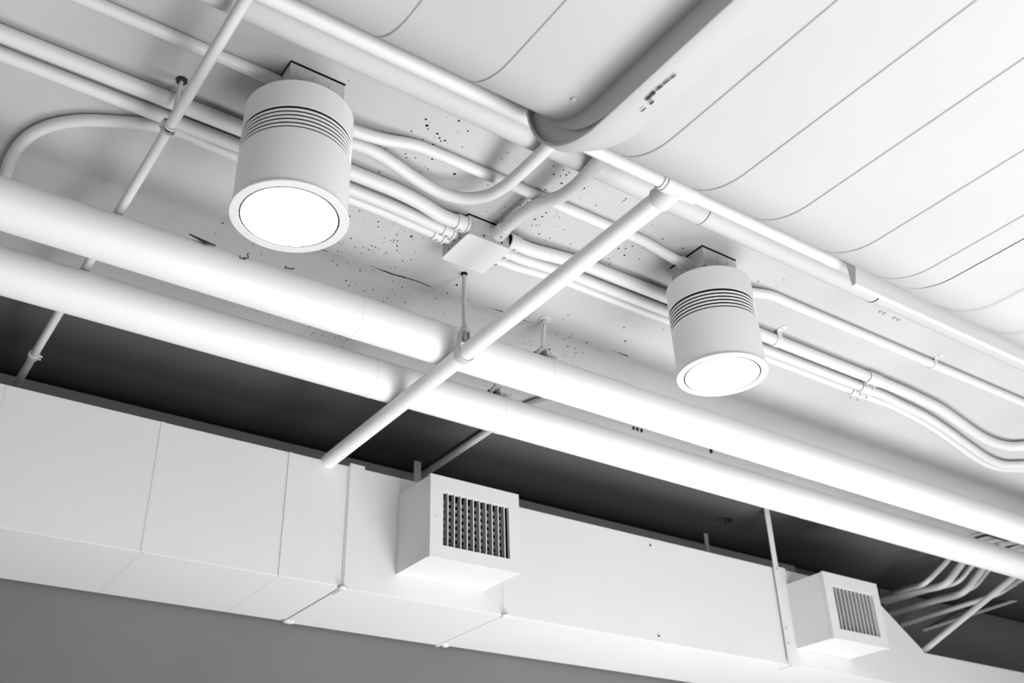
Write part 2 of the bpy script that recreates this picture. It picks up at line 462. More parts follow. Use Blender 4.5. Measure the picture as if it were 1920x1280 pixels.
mb.tube([(XA, YD, ZA), (XA, YD + .048, ZA), (XA, YD + .050, ZA)], lambda i: (.0225, .0255, .0245)[i], 36)
build('tee_fitting', mb, M_PIPE2, t)
build('thread_ring', MB().band((XA - .038, YD, ZA), 'x', RD - .001, RD + .0032, .006, 36), M_PIPE2, t)
build('thread_gap', MB().band((XA - .0345, YD, ZA), 'x', RD - .001, RD + .0012, .003, 36), M_DARK, t)['label'] = 'dark thread beside the tee'
build('thread_ring', MB().band((XA + .040, YD, ZA), 'x', RD - .001, RD + .0045, .014, 36), M_PIPE2, t)

# conduit crossing above the thick pipes at the left
ZBp = 1.397; XB = ZBp / math.tan(R(75.78)); RB = .0103
t = thing('cross_conduit', 'thin white pipe crossing the left side, passing behind both thick pipes', 'pipe', (XB, 1.5, ZBp - RB))
yj = 1.600
build('pipe', MB().tube([(XB, -2.0, ZBp), (XB, 0.5, ZBp), (XB, yj - .013, ZBp)], RB + .0006, 28), M_COND, t)
build('pipe', MB().tube([(XB, yj + .003, ZBp), (XB, 2.2, ZBp), (XB, YW + .01, ZBp)], RB, 28), M_COND, t)
build('inner_joint', MB().tube([(XB, yj - .02, ZBp), (XB, yj + .02, ZBp)], RB - .003, 20), M_DARK, t)
yc = aty(70, 668, 1).y and (ZBp / (ray(70, 668).z / ray(70, 668).y))
cl = MB().band((XB, yc, ZBp), 'y', RB - .001, RB + .004, .018, 32)
cp = build('coupling', cl, M_COND, t)
for dy in (-.005, .005):
    build('set_screw', MB().cyl((XB + RB, yc + dy * 1.6, ZBp - .002), (XB + RB + .010, yc + dy * 1.6, ZBp - .003), .003, 10), M_COND, cp)

# ---------------------------------------------------------------- hangers
def rod(parent, x, y, za, zb, r=.0056):
    build('rod', MB().tube([(x, y, za), (x, y, zb)], r, 16), M_HANG, parent)
# loop hanger on the sprinkler branch
hx = XA
t = thing('pipe_hanger', 'loop hanger and rod holding the slanting pipe below the covered electrical box', 'pipe hanger', (hx, YH, ZA), 'pipe hangers on ceiling rods')
zt = ZA + .064
rod(t, hx, YH - .012, zt - .012, ZC)
mb = MB()
ys = YH - .022; wd = .021
import math as _m
outer = []; inner_ = []
r0, r1 = RA + .0014, RA + .0034
path = []
for k in range(41):
    a = R(-90 - 128 + 256 * k / 40) 
    path.append((math.cos(a) , math.sin(a)))
def loop(r, zt_, hw):
    pts = [(hx + ca * r, ZA + sa * r) for ca, sa in path]
    pts = pts + [(hx + hw, zt_ - .012), (hx + hw * .8, zt_), (hx - hw * .8, zt_), (hx - hw, zt_ - .012)]
    return pts
po = loop(r1, zt, .0125); pi_ = loop(r0, zt - .003, .0100)
n = len(po)
A0 = [mb.bm.verts.new((p[0], ys, p[1])) for p in po]; A1 = [mb.bm.verts.new((p[0], ys + wd, p[1])) for p in po]
B0 = [mb.bm.verts.new((p[0], ys, p[1])) for p in pi_]; B1 = [mb.bm.verts.new((p[0], ys + wd, p[1])) for p in pi_]
for i in range(n):
    j = (i + 1) % n
    mb.bm.faces.new((A0[i], A0[j], A1[j], A1[i])); mb.bm.faces.new((B0[i], B1[i], B1[j], B0[j]))
    mb.bm.faces.new((A0[i], B0[i], B0[j], A0[j])); mb.bm.faces.new((A1[i], A1[j], B1[j], B1[i]))
build('loop', mb, M_HANG, t)
build('swivel_nut', MB().lathe([(.0095, zt - .006), (.0105, zt - .004), (.0105, zt + .003), (.0085, zt + .012), (.0055, zt + .016)], (hx, YH - .012, 0), 24), M_HANG, t)
build('rod_end', MB().cyl((hx, YH - .012, zt - .028), (hx, YH - .012, zt - .005), .0065, 16), M_HANG, t)
build('ceiling_flange', MB().lathe([(.0048, ZC - .006), (.0075, ZC - .006), (.0085, ZC)], (hx, YH - .012, 0), 20), M_DARK, t)
# clamp hangers on the two thick pipes
def pipe_clamp(label, x, y, ytop, z):
    t = thing('pipe_hanger', label, 'pipe hanger', (x, y, z + RP), 'pipe hangers on ceiling rods')
    zt = z + RP + .030
    build('rod', MB().tube([(x, ytop, ZC), (x, y - .004, zt - .006)], .0050, 16), M_HANG, t)
    build('ceiling_flange', MB().lathe([(.0055, ZC - .014), (.0085, ZC - .013), (.0088, ZC - .004), (.0165, ZC - .003), (.0175, ZC)], (x, ytop, 0), 28), M_HANG, t)
    build('clamp_band', MB().band((x + .016, y, z), 'x', RP - .0005, RP + .0008, .026, 60), M_PIPE, t)
    # a bent yoke: triangular loop under the rod, with a bolted ear beside it
    mb = MB()
    zb = z + RP - .003
    mb.prism([(x - .020, y - .013, zb), (x - .024, y - .013, zb), (x - .008, y - .013, zt), (x - .004, y - .013, zt - .004)], (0, .026, 0))
    mb.prism([(x + .014, y - .013, zb), (x + .018, y - .013, zb), (x + .012, y - .013, zt), (x + .006, y - .013, zt - .004)], (0, .026, 0))
    mb.box(x - .009, x + .013, y - .013, y + .013, zt - .004, zt)
    build('yoke', mb, M_HANG, t, smooth=False)
    build('yoke_shade_sheet', MB().box(x - .017, x + .013, y + .010, y + .012, zb, zt - .006), M_DARK, t, smooth=False)['label'] = 'black sheet for the shade in the yoke opening'  # black sheet behind the yoke stands for the shade in its opening
    e = build('ear', MB().box(x + .016, x + .044, y - .010, y + .010, zb - .002, zb + .020, .002), M_HANG, t)
    b = MB().cyl((x + .028, y - .010, zb + .006), (x + .028, y - .018, zb + .006), .0052, 6)
    b.cyl((x + .042, y - .010, zb + .002), (x + .042, y - .015, zb + .002), .004, 6)
    build('bolt', b, M_HANG, t, smooth=False)
pipe_clamp('short rod with flange and clamp holding the upper thick pipe, right of the slanting pipe', 1.477, P1[0], 1.897, P1[1])
px2 = atz(925, 733, P2[1] + RP + .03)
pipe_clamp('half-hidden clamp holding the lower thick pipe, seen between the thick pipes', P2[0] / (ray(928, 735).y / ray(928, 735).x), P2[0], P2[0], P2[1])
# ring hanger on the left conduit
t = thing('pipe_hanger', 'small split ring and rod holding the thin left cross pipe', 'pipe hanger', (XB, 1.59, ZBp), 'pipe hangers on ceiling rods')
build('rod', MB().tube([(.355, 1.570, ZC), (XB + .001, 1.588, ZBp + .016)], .0040, 14), M_HANG, t)
build('anchor_nut', MB().lathe([(.004, ZC - .006), (.0105, ZC - .006), (.0115, ZC - .001), (.0115, ZC)], (.355, 1.570, 0), 8), M_RUST, t, smooth=False)
build('split_ring', MB().band((XB, yj - .012, ZBp), 'y', RB + .0008, RB + .0035, .006, 32, R(100), R(330)).band((XB, yj + .006, ZBp), 'y', RB + .0004, RB + .0035, .005, 32, R(150), R(390)), M_HANG, t)
build('ring_bolt', MB().cyl((XB - .013, yj - .015, ZBp + .006), (XB - .013, yj + .010, ZBp + .006), .0032, 10), M_HANG, t)
build('ring_bolt', MB().cyl((XB + .012, yj - .002, ZBp - .010), (XB + .012, yj + .016, ZBp - .010), .002, 8), M_HANG, t)

# ---------------------------------------------------------------- conduits on the ceiling
def conduit(name, label, pts, r, cat='conduit', group=None, mat=None, n=22):
    mb = MB().tube(pts, r, n)
    o = build(name, mb, mat or M_COND); tag(o, label, cat, group); return o
def conduit_thing(label, pts, r, group=None, name='conduit'):
    ctr = sum((Vector(p) for p in pts), Vector()) / len(pts)
    t = thing(name, label, 'conduit', (ctr.x, ctr.y, ctr.z - r), group)
    build('tube', MB().tube(pts, r, 24), M_COND, t)
    return t
GA = 'parallel conduits left of the covered box'
ya, za, ra = 1.612, 1.477, .0166
yb, zb, rb = 1.669, 1.481, .0142
yc_, zc, rc_ = 1.704, 1.485, .0128
zk = ZC - .030
bxl = BX - BS / 2; bxr = BX + BS / 2
def left_run(y, z, yk, xs):
    return [(-.70, y, z), (0, y, z), (xs - .28, y, z)] + spline([(xs - .25, y, z), (xs - .20, y + .001, z), (xs - .13, (y * .6 + yk * .4), (z * .6 + zk * .4)), (xs - .07, yk - .001, zk), (xs - .028, yk, zk)], 8) + [(xs, yk, zk)]
kya, kyb, kyc = zk / math.tan(R(42.05)), zk / math.tan(R(41.38)), zk / math.tan(R(40.93))
conduit('conduit', 'thickest conduit passing behind the big lamp to the covered box, uppermost of the three', left_run(ya, za, kya, bxl), ra, group=GA)
conduit('conduit', 'middle of three conduits passing behind the big lamp to the covered box', left_run(yb, zb, kyb, bxl), rb, group=GA)
# lowest one arrives from the arched bend at the far left
zh = 1.486
harc = [aty(8, 400, 2.10)] 
arc = [atz(4, 345, zh), atz(13, 318, zh), atz(24, 291, zh), atz(50, 259, zh), atz(90, 237, zh), atz(150, 226, zh), atz(220, 228, zh), atz(285, 234, zh)]
first = arc[0] + (arc[0] - arc[1]) * 6
hp = spline([first, arc[0], arc[1], arc[2], arc[3], arc[4], arc[5], arc[6], arc[7], Vector((.395, yc_ - .006, zh)), Vector((.47, yc_ - .002, zc)), Vector((.56, yc_, zc)), Vector((.75, yc_, zc)), Vector((bxl - .20, yc_, zc)), Vector((bxl - .12, (yc_ + kyc) / 2, (zc + zk) / 2)), Vector((bxl - .05, kyc, zk)), Vector((bxl, kyc, zk))], 8)
conduit('conduit', 'conduit with a wide arched bend at the far left, ending at the covered box', hp, rc_, group=GA)
connector(jb3, (bxl, kya, zk), (-1, 0, 0), ra)
connector(jb3, (bxl - .012, kyb, zk), (-1, 0, 0), rb)
connector(jb3, (bxl - .022, kyc, zk), (-1, 0, 0), rc_)
# three to the right of the covered box
GB = 'parallel conduits right of the covered box'
kra, krb, krc = zk / math.tan(R(42.12)), zk / math.tan(R(41.40)), zk / math.tan(R(40.80))
def right_run(y, z, yk, tail, r, label, xs_c, strap_x=None):
    pts = [Vector((bxr, yk, zk))] + spline([(bxr + .03, yk, zk), (bxr + .07, yk, zk), (bxr + .14, (y + yk) / 2, (z + zk) / 2), (bxr + .22, y, z), (bxr + .30, y, z)], 8) + [Vector((1.9, y, z))]
    tp = [atz(px, py, z) for px, py in tail]
    last = tp[-1] + (tp[-1] - tp[-2]).normalized() * .30
    x_join = tp[0].x - .10
    pts += spline([(x_join - .15, y, z), (x_join, y, z)] + tp + [tp[-1] + (tp[-1] - tp[-2]) * 2], 8) + [last]
    t = thing('conduit', label, 'conduit', (2.0, y, z - r), GB)
    build('tube', MB().tube(pts, r, 24), M_COND, t)
    c = build('coupling', MB().tube([(xs_c, y, z), (xs_c + .002, y, z), (xs_c + .055, y, z), (xs_c + .056, y, z)], lambda i: (r + .001, r + .0024, r + .0024, r + .001)[i], 24), M_COND, t)
    build('coupling_gap', MB().band((xs_c - .001, y, z), 'x', r - .0005, r + .0008, .0022, 28), M_DARK, t)['label'] = 'dark line at the coupling edge'
    for dx in (.012, .042):
        build('set_screw', MB().cyl((xs_c + dx, y + r * .55, z - r * .75), (xs_c + dx, y + r * .75 + .004, z - r - .007), .0030, 10).cyl((xs_c + dx, y + r * .75 + .0035, z - r - .0065), (xs_c + dx, y + r * .75 + .0045, z - r - .009), .0042, 10), M_HANG, c)
    return t
xa = lambda px, py, y: aty(px, py, y).x
right_run(ya, za, kra, [(1698, 735), (1728, 749), (1762, 766), (1797, 790), (1837, 817), (1867, 831), (1896, 837), (1920, 836)], ra, 'conduit bending at the right edge, uppermost of three right of the covered box', xa(1626, 708, ya))
right_run(yb, zb, krb, [(1690, 758), (1714, 769), (1740, 783), (1778, 808), (1817, 836), (1857, 862), (1886, 871), (1920, 871)], rb, 'conduit bending at the right edge, middle of three right of the covered box', xa(1612, 722, yb))
right_run(yc_, zc, krc, [(1672, 760), (1698, 773), (1738, 795), (1778, 822), (1817, 850), (1847, 868), (1877, 877), (1915, 879)], rc_, 'conduit bending at the right edge, lowest of three right of the covered box', xa(1596, 735, yc_))
connector(jb3, (bxr, kra, zk), (1, 0, 0), ra)
connector(jb3, (bxr, krb, zk), (1, 0, 0), rb)
connector(jb3, (bxr, krc, zk), (1, 0, 0), rc_)
# one-hole straps
def strap(label, x, y, z, r, w=.018):
    t = thing('conduit_strap', label, 'conduit strap', (x, y, z), 'one-hole conduit straps')
    mb = MB().band((x, y, z), 'x', r + .0003, r + .0026, w, 26, R(180), R(378))
    build('saddle', mb, M_COND, t)
    mb = MB().box(x - w / 2, x + w / 2, y - r - .0026, y - r - .0004, z - .001, ZC - .002)
    mb.box(x - w / 2, x + w / 2, y - r - .026, y - r - .0004, ZC - .0025, ZC)
    build('tab', mb, M_COND, t, smooth=False)
    build('screw', MB().lathe([(.0005, ZC - .006), (.003, ZC - .006), (.0045, ZC - .0025)], (x, y - r - .015, 0), 14), M_HANG, t)
strap('strap on the uppermost conduit just right of the smaller lamp', xa(1452, 627, ya), ya, za, ra)
# near ceiling run that joins the lamp boxes
re_, ze = .0128, ZC - .0135
ye = ze / math.tan(R(45.55))
conduit('conduit', 'painted-over ceiling conduit coming from the top left to the big lamp', [(-.70, ye, ze), (0, ye, ze), (.35, ye, ze), (LAMPS[0][0] + .01 - BS / 2, ye, ze)], re_, group='conduits joining the lamp boxes')
lx = LAMPS[0][0] + .01 + BS / 2
zjb = ZC - .030
ye2 = ze / math.tan(R(45.35))
p = spline([(lx, 1.487, zjb), (lx + .05, 1.487, zjb), (lx + .12, 1.482, zjb + .004), (lx + .2, ye2 + .002, ze - .001), (lx + .27, ye2, ze)], 8) + [Vector((1.4, ye2, ze))]
rx = LAMPS[1][0] + .003 - BS / 2
p += spline([(rx - .22, ye2, ze), (rx - .15, ye2, ze), (rx - .07, 1.468, zjb + .004), (rx - .03, 1.468, zjb), (rx, 1.468, zjb)], 8)
conduit('conduit', 'straight conduit from the big lamp to the box of the smaller lamp', p, re_, group='conduits joining the lamp boxes')
connector(jb2, (rx, 1.468, zjb), (-1, 0, 0), re_)
connector(jb, (lx, 1.487, zjb), (1, 0, 0), re_)
rx2 = LAMPS[1][0] + .003 + BS / 2
p = spline([(rx2, 1.482, zjb), (rx2 + .04, 1.482, zjb), (rx2 + .11, 1.476, zjb + .006), (rx2 + .18, ye2, ze), (rx2 + .25, ye2, ze)], 8) + [Vector((3.2, ye2, ze)), Vector((9.3, ye2, ze))]
conduit('conduit', 'straight ceiling conduit leaving the smaller lamp toward the right edge', p, re_, group='conduits joining the lamp boxes')
connector(jb2, (rx2, 1.482, zjb), (1, 0, 0), re_)
strap('strap on the single conduit near the right edge', xa(1748, 682, ye2), ye2, ze, re_, .014)
# swooping conduit, passes under the ceiling pipe to the duct collar
g = [(640, 262, 1.480), (668, 270, 1.480), (702, 284, 1.479), (738, 306, 1.476), (780, 335, 1.471), (825, 360, 1.463), (870, 371.5, 1.455), (912, 367, 1.446), (945, 350, 1.436), (975, 325, 1.424), (1005, 297, 1.412), (1035, 268, 1.404)]
gp = [atz(*q) for q in g]
gp = [Vector((lx - .01, gp[0].y + .002, zjb + .004))] + gp + [gp[-1] + (gp[-1] - gp[-2]) * 3]
conduit('bent_conduit', 'conduit that swoops down and up from the big lamp to the duct collar', spline(gp, 8), .0138)
# bent conduit from the box to the duct
k = [(1003, 386, 1.462), (1030, 376, 1.452), (1055, 366, 1.441), (1082, 346, 1.430), (1108, 318, 1.415), (1132, 292, 1.405)]
kp = [atz(*q) for q in k]
bn = atz(940, 431, 1.474); bn = Vector((bn.x, BY - BS / 2, 1.472))
dirn = (atz(985, 397, 1.468) - bn)
kp = [bn, bn + dirn * .35, bn + dirn * .9] + kp + [kp[-1] + (kp[-1] - kp[-2]) * 6]
conduit('bent_conduit', 'bent conduit from the near side of the covered box up toward the duct', spline(kp, 8), .0150)
connector(jb3, bn, dirn, .0150)

# thick ceiling pipe beside the duct
rC = .036; yC, zC = 1.282, ZC - rC - .001
t = thing('ceiling_pipe', 'white pipe flat against the ceiling beside the round-cornered duct', 'pipe', (1.5, yC, zC - rC))
xj = [xa(1322, 418, yC - .006), xa(1648, 571, yC - .006)]
cuts = [-.70] + xj + [9.3]
for i, (a, b) in enumerate(zip(cuts, cuts[1:])):
    build('pipe', MB().tube([(a + .001, yC, zC), ((a + b) / 2, yC, zC), (b - .001, yC, zC)], rC - .0012 * i, 44), M_PIPE3, t)
for j in xj:
    build('joint_gap', MB().band((j, yC, zC), 'x', rC - .006, rC - .0005, .0035, 44), M_DARK, t)['label'] = 'dark line at the pipe joint'
for bx in (2.224, 2.240, 2.284, 2.301):
    b = MB().lathe([(.0005, ZC - .007), (.004, ZC - .007), (.0055, ZC - .004), (.0055, ZC)], (bx, 1.374, 0), 6)
    tag(build('ceiling_bolt', b, M_HANG), 'small bolt head on the ceiling under the ringed pipe joint at right', 'bolt', 'bolt heads by the ceiling pipe joint')
for bx in (2.116, 2.132, 2.150):
    b = MB().lathe([(.0005, ZC - .010), (.0035, ZC - .010), (.0045, ZC - .004), (.0045, ZC)], (bx, 2.277, 0), 6)
    tag(build('ceiling_bolt', b, M_RUST), 'small dark bolt on the ceiling between the two thick pipes', 'bolt', 'bolts between the thick pipes')
tag(build('ceiling_bolt', MB().lathe([(.0005, ZC - .012), (.0045, ZC - .012), (.006, ZC - .003), (.006, ZC)], (2.46, 2.272, 0), 8), M_RUST), 'single dark stud between the thick pipes, farthest right', 'bolt')
# conduit in the dark ceiling strip
p = spline([(2.05, 2.15, 1.486), (1.92, 2.17, 1.486), (1.83, 2.195, 1.486), (1.76, 2.235, 1.486), (1.722, 2.30, 1.486), (1.712, 2.40, 1.486), (1.712, 2.55, 1.486), (1.712, 2.75, 1.486), (1.712, YW + .02, 1.486)], 8)
conduit('bent_conduit', 'conduit curving out from the thick pipes across the dark ceiling above the near vent', p, .0125)

# ---------------------------------------------------------------- round-cornered duct, top right
def oval_section(mb, xs, yc, zc, r, yn, seams=(), sag=0.0):
    # half-oval profile: far rounded side, flat underside, near rounded side, flat top
    prof = []
    for k in range(25):
        a = R(90 - 180 * k / 24); prof.append((math.cos(a), math.sin(a), yc))
    for k in range(25):
        a = R(-90 - 180 * k / 24); prof.append((math.cos(a), math.sin(a), yn))
    n = len(prof)
    stops = []
    x0, x1 = xs
    seams = [s for s in seams if x0 < s < x1]
    edges = [x0] + seams + [x1]
    for a, b in zip(edges, edges[1:]):
        m = 10 if sag else 3
        for k in range(m + 1):
            f = k / m
            x = a + (.0022 if a in seams else 0) + (b - a - (.0022 if a in seams else 0) - (.0022 if b in seams else 0)) * f
            stops.append((x, sag * math.sin(PI * f)))
        if b in seams:
            stops.append((b - .0010, -.0022)); stops.append((b + .0010, -.0022))
    rings = []
    for x, d in stops:
        rings.append([mb.bm.verts.new((x, y_ + c * (r + d), zc + s * (r + d))) for c, s, y_ in prof])
    for a, b in zip(rings, rings[1:]):
        for i in range(n):
            mb.bm.faces.new((a[i], a[(i + 1) % n], b[(i + 1) % n], b[i]))
    mb.bm.faces.new(rings[0]); mb.bm.faces.new(list(reversed(rings[-1])))
    return mb
t = thing('round_cornered_duct', 'large white wrapped duct with rounded edge and thin seams, top right', 'air duct', (1.5, .6, 1.08))
XC = .8015
build('duct_section', oval_section(MB(), (-.70, XC + .02), .887, 1.270, .140, -.35, [-.30, -.14, .02, .18, .34, .484, .648]), M_WRAP, t, ang=60)
build('duct_section', oval_section(MB(), (XC + .004, 1.627), .845, 1.245, .160, -.40, [.922, 1.078, 1.228, 1.409, 1.565]), M_WRAP, t, ang=60)
build('duct_section', oval_section(MB(), (1.632, 9.3), .845, 1.246, .160, -.40, [1.78, 1.94, 2.10, 2.26, 2.42, 2.58, 2.9, 3.2, 3.5], .0035), M_WRAP, t, ang=60)
build('joint_gap', oval_section(MB(), (1.620, 1.640), .845, 1.245, .154, -.40), M_DARK, t)['label'] = 'dark open joint between two duct lengths'
# collar: a hoop standing proud of both lengths
def collar_prof(r, yc, zc, yn):
    out = []
    for k in range(29):
        a = R(75 - 165 * k / 28); out.append((yc + math.cos(a) * r, zc + math.sin(a) * r))
    for k in range(25):
        a = R(-90 - 180 * k / 24); out.append((yn + math.cos(a) * r, zc + math.sin(a) * r))
    return out
mb = MB()
stn = [(XC, .1735), (XC, .1790), (XC + .002, .1805), (XC + .026, .1805), (XC + .032, .1780), (XC + .06, .1700), (XC + .08, .1580)]
rings = []
for x, r in stn:
    k = (.1805 - r) / .0225
    yc2 = .875 - .03 * max(0, min(1, k)) if x > XC + .03 else .875
    rings.append([mb.bm.verts.new((x, y_, z_)) for y_, z_ in collar_prof(r, yc2, 1.2555 - (.1805 - r) * .3, -.40)])
inn = [mb.bm.verts.new((XC + .03, y_, z_)) for y_, z_ in collar_prof(.1735, .875, 1.2555, -.40)]
rings = [inn] + rings
for a, b in zip(rings, rings[1:]):
    for i in range(len(a) - 1):
        mb.bm.faces.new((a[i], a[i + 1], b[i + 1], b[i]))
build('collar', mb, M_WRAP, t, ang=50)
# end face inside the collar
po = collar_prof(.1745, .875, 1.2555, -.40)[14:]
mb = MB()
for i in range(len(po)):
    pass
a = [mb.bm.verts.new((XC + .010, y_, z_)) for y_, z_ in po]
cy_, cz_ = .875, 1.2555
b = [mb.bm.verts.new((XC + .010, y_ + (cy_ - .06 - y_) * .45 if y_ > .8 else y_, z_ + (cz_ - z_) * .45)) for y_, z_ in po]
for i in range(len(a) - 1):
    mb.bm.faces.new((a[i], a[i + 1], b[i + 1], b[i]))
build('end_face', mb, M_WRAP, t)
for hx_ in (.4, 2.0, 3.4, 5.5):
    build('hanger_strap', MB().box(hx_ - .015, hx_ + .015, -.12, -.118, 1.36, ZC), M_HANG, t, smooth=False)
# scuffs where the paint has torn beside the collar
sc_ = MB()
def scuff(px, py, l, w, ang):
    c = atz(px, py, 1.078); c.z = 1.0712 if c.x < .85 else 1.0835
    d = Vector((math.cos(ang), math.sin(ang), 0)); e = Vector((-d.y, d.x, 0))
    ring = []
    for k in range(12):
        a = 2 * PI * k / 12; rr = random.uniform(.7, 1.15)
        ring.append(c + d * math.cos(a) * l * rr + e * math.sin(a) * w * rr)
    sc_.prism(ring, (0, 0, .002))
for i, (px, py, l, w) in enumerate([(1216, 178, .007, .0020), (1224, 170, .005, .0024), (1236, 159, .007, .0013), (1249, 148, .007, .0009), (1262, 138, .006, .001), (1221, 187, .004, .002), (1206, 200, .005, .0008)]):
    scuff(px, py, l, w, R(97))
build('paint_scuff', sc_, M_RUST, t, smooth=False)['label'] = 'dark torn paint beside the collar'
build('rivet', MB().lathe([(.0005, 1.1255), (.004, 1.1265), (.006, 1.131)], (atz(1076, 187, 1.128).x, atz(1076, 187, 1.128).y, 0), 14), M_WRAP, t)
# fascia board beside the duct
BX0 = 1.632
zb_ = 1.050 * math.tan(R(48.55))
mb = MB().prism([(BX0, 1.034, zb_ + .062), (BX0, 1.0485, zb_ + .002), (BX0, 1.0495, zb_), (BX0, 1.058, zb_), (BX0, 1.062, zb_ + .11), (BX0, 1.034, zb_ + .11)], (7.6, 0, 0))
o = build('fascia_board', mb, M_PIPE2, smooth=False)
tag(o, 'long white board with a cut grey end covering the thin pipe at right', 'board')

# ---------------------------------------------------------------- rectangular air duct along the wall
t = thing('wall_air_duct', 'rectangular white air duct running along the grey wall', 'air duct', (2.0, 2.75, ZB))
secs = [(-.70, .300, 0, 0), (.300, .694, 0, 0), (.694, 1.060, 0, 0), (1.060, 1.240, .0012, 0), (1.240, 1.783, .004, .004), (1.783, 3.03, .001, .001), (3.03, 3.60, .003, .002)]
for a, b, df, db in secs:
    build('duct_section', MB().box(a, b, YF - df, YW - .013, ZB - db, ZT, .0012), M_DUCT, t, smooth=False)
xr0, xr1 = 3.60, 3.877
poly = [(xr0, YF, ZB), (xr1, YF + .01, ZB), (xr1, YF + .01, 1.062), (xr0, YF, 1.243)]
mb = MB(); mb.prism(poly, (0, YW - YF - .025, 0))
build('reducer', mb, M_DUCT, t, smooth=False)
build('duct_section', MB().box(xr1, 9.3, YF + .010, YW - .013, ZB, 1.055, .0015), M_DUCT, t, smooth=False)
for x, w, z1 in ((1.244, .048, ZT + .009), (3.036, .050, ZT + .006)):
    build('flange', MB().box(x, x + w, YF - .007, YF + .06, ZB - .0065, z1, .001), M_DUCT, t, smooth=False)
for x, d, under in ((.694, .0014, False), (1.060, .0026, False), (1.783, .0052, True)):
    mb = MB().box(x - .006, x + .006, YF - d, YF + .001, ZB - (d if under else 0), ZT, .0005)
    if under:
        mb.box(x - .006, x + .006, YF - d, YW - .002, ZB - d - .0002, ZB + .001, .0005)
    build('seam', mb, M_DUCT, t, smooth=False)
def blob(parent, name, c, r, mat, seed, sq=(1, 1, .6)):
    rnd = random.Random(seed)
    mb = MB(); bmesh.ops.create_icosphere(mb.bm, subdivisions=2, radius=r)
    for v in mb.bm.verts:
        k = 1 + rnd.uniform(-.25, .25)
        v.co = Vector((v.co.x * sq[0] * k, v.co.y * sq[1] * k, v.co.z * sq[2] * k)) + Vector(c)
    return build(name, mb, mat, parent, ang=80)
for x, y, sd in ((1.245, 2.93, 1), (1.258, 2.93, 5), (1.800, 2.93, 2), (1.245, YF - .004, 3), (1.783, YF - .004, 4)):
    blob(t, 'caulk_lump', (x, y, ZB - .004), .011, M_DUCT, sd, (1.2, 1.2, .5))
for px, py in ((1235, 1192), (1219, 1022)):
    c = aty(px, py, YF - .002)
    build('rivet', MB().cyl((c.x, YF + .001, c.z), (c.x, YF - .006, c.z), .0028, 10), M_RUST, t)

# duct hanger straps
t = thing('duct_strap', 'flat white hanger strap running down the front of the wall duct', 'duct hanger', (3.028, YF, ZB))
build('strap', MB().box(3.016, 3.042, YF - .0125, YF - .0095, ZB + .002, ZC), M_DUCT, t, smooth=False)
for z in (1.255, 1.03, .975):
    build('rivet', MB().lathe([(.0005, 0), (.004, 0), (.005, .003)], (0, 0, 0), 12) if False else MB().cyl((3.029, YF - .0125, z), (3.029, YF - .0165, z), .0045, 12, .001), M_HANG, t)
for lab, x, w in (('short upright strut behind the wall duct beside the near vent box', 1.655, .026), ('thin short upright strut above the wall duct, left of the hanger strap', 3.02, .018)):
    t = thing('duct_strut', lab, 'duct hanger', (x, 2.88, ZT), 'upright struts above the wall duct')
    build('upright', MB().box(x - w / 2, x + w / 2, 2.878, 2.884, ZT, ZC), M_DUCT, t, smooth=False)
    build('foot', MB().box(x - w / 2, x + w / 2, 2.84, 2.884, ZT, ZT + .004), M_DUCT, t, smooth=False)

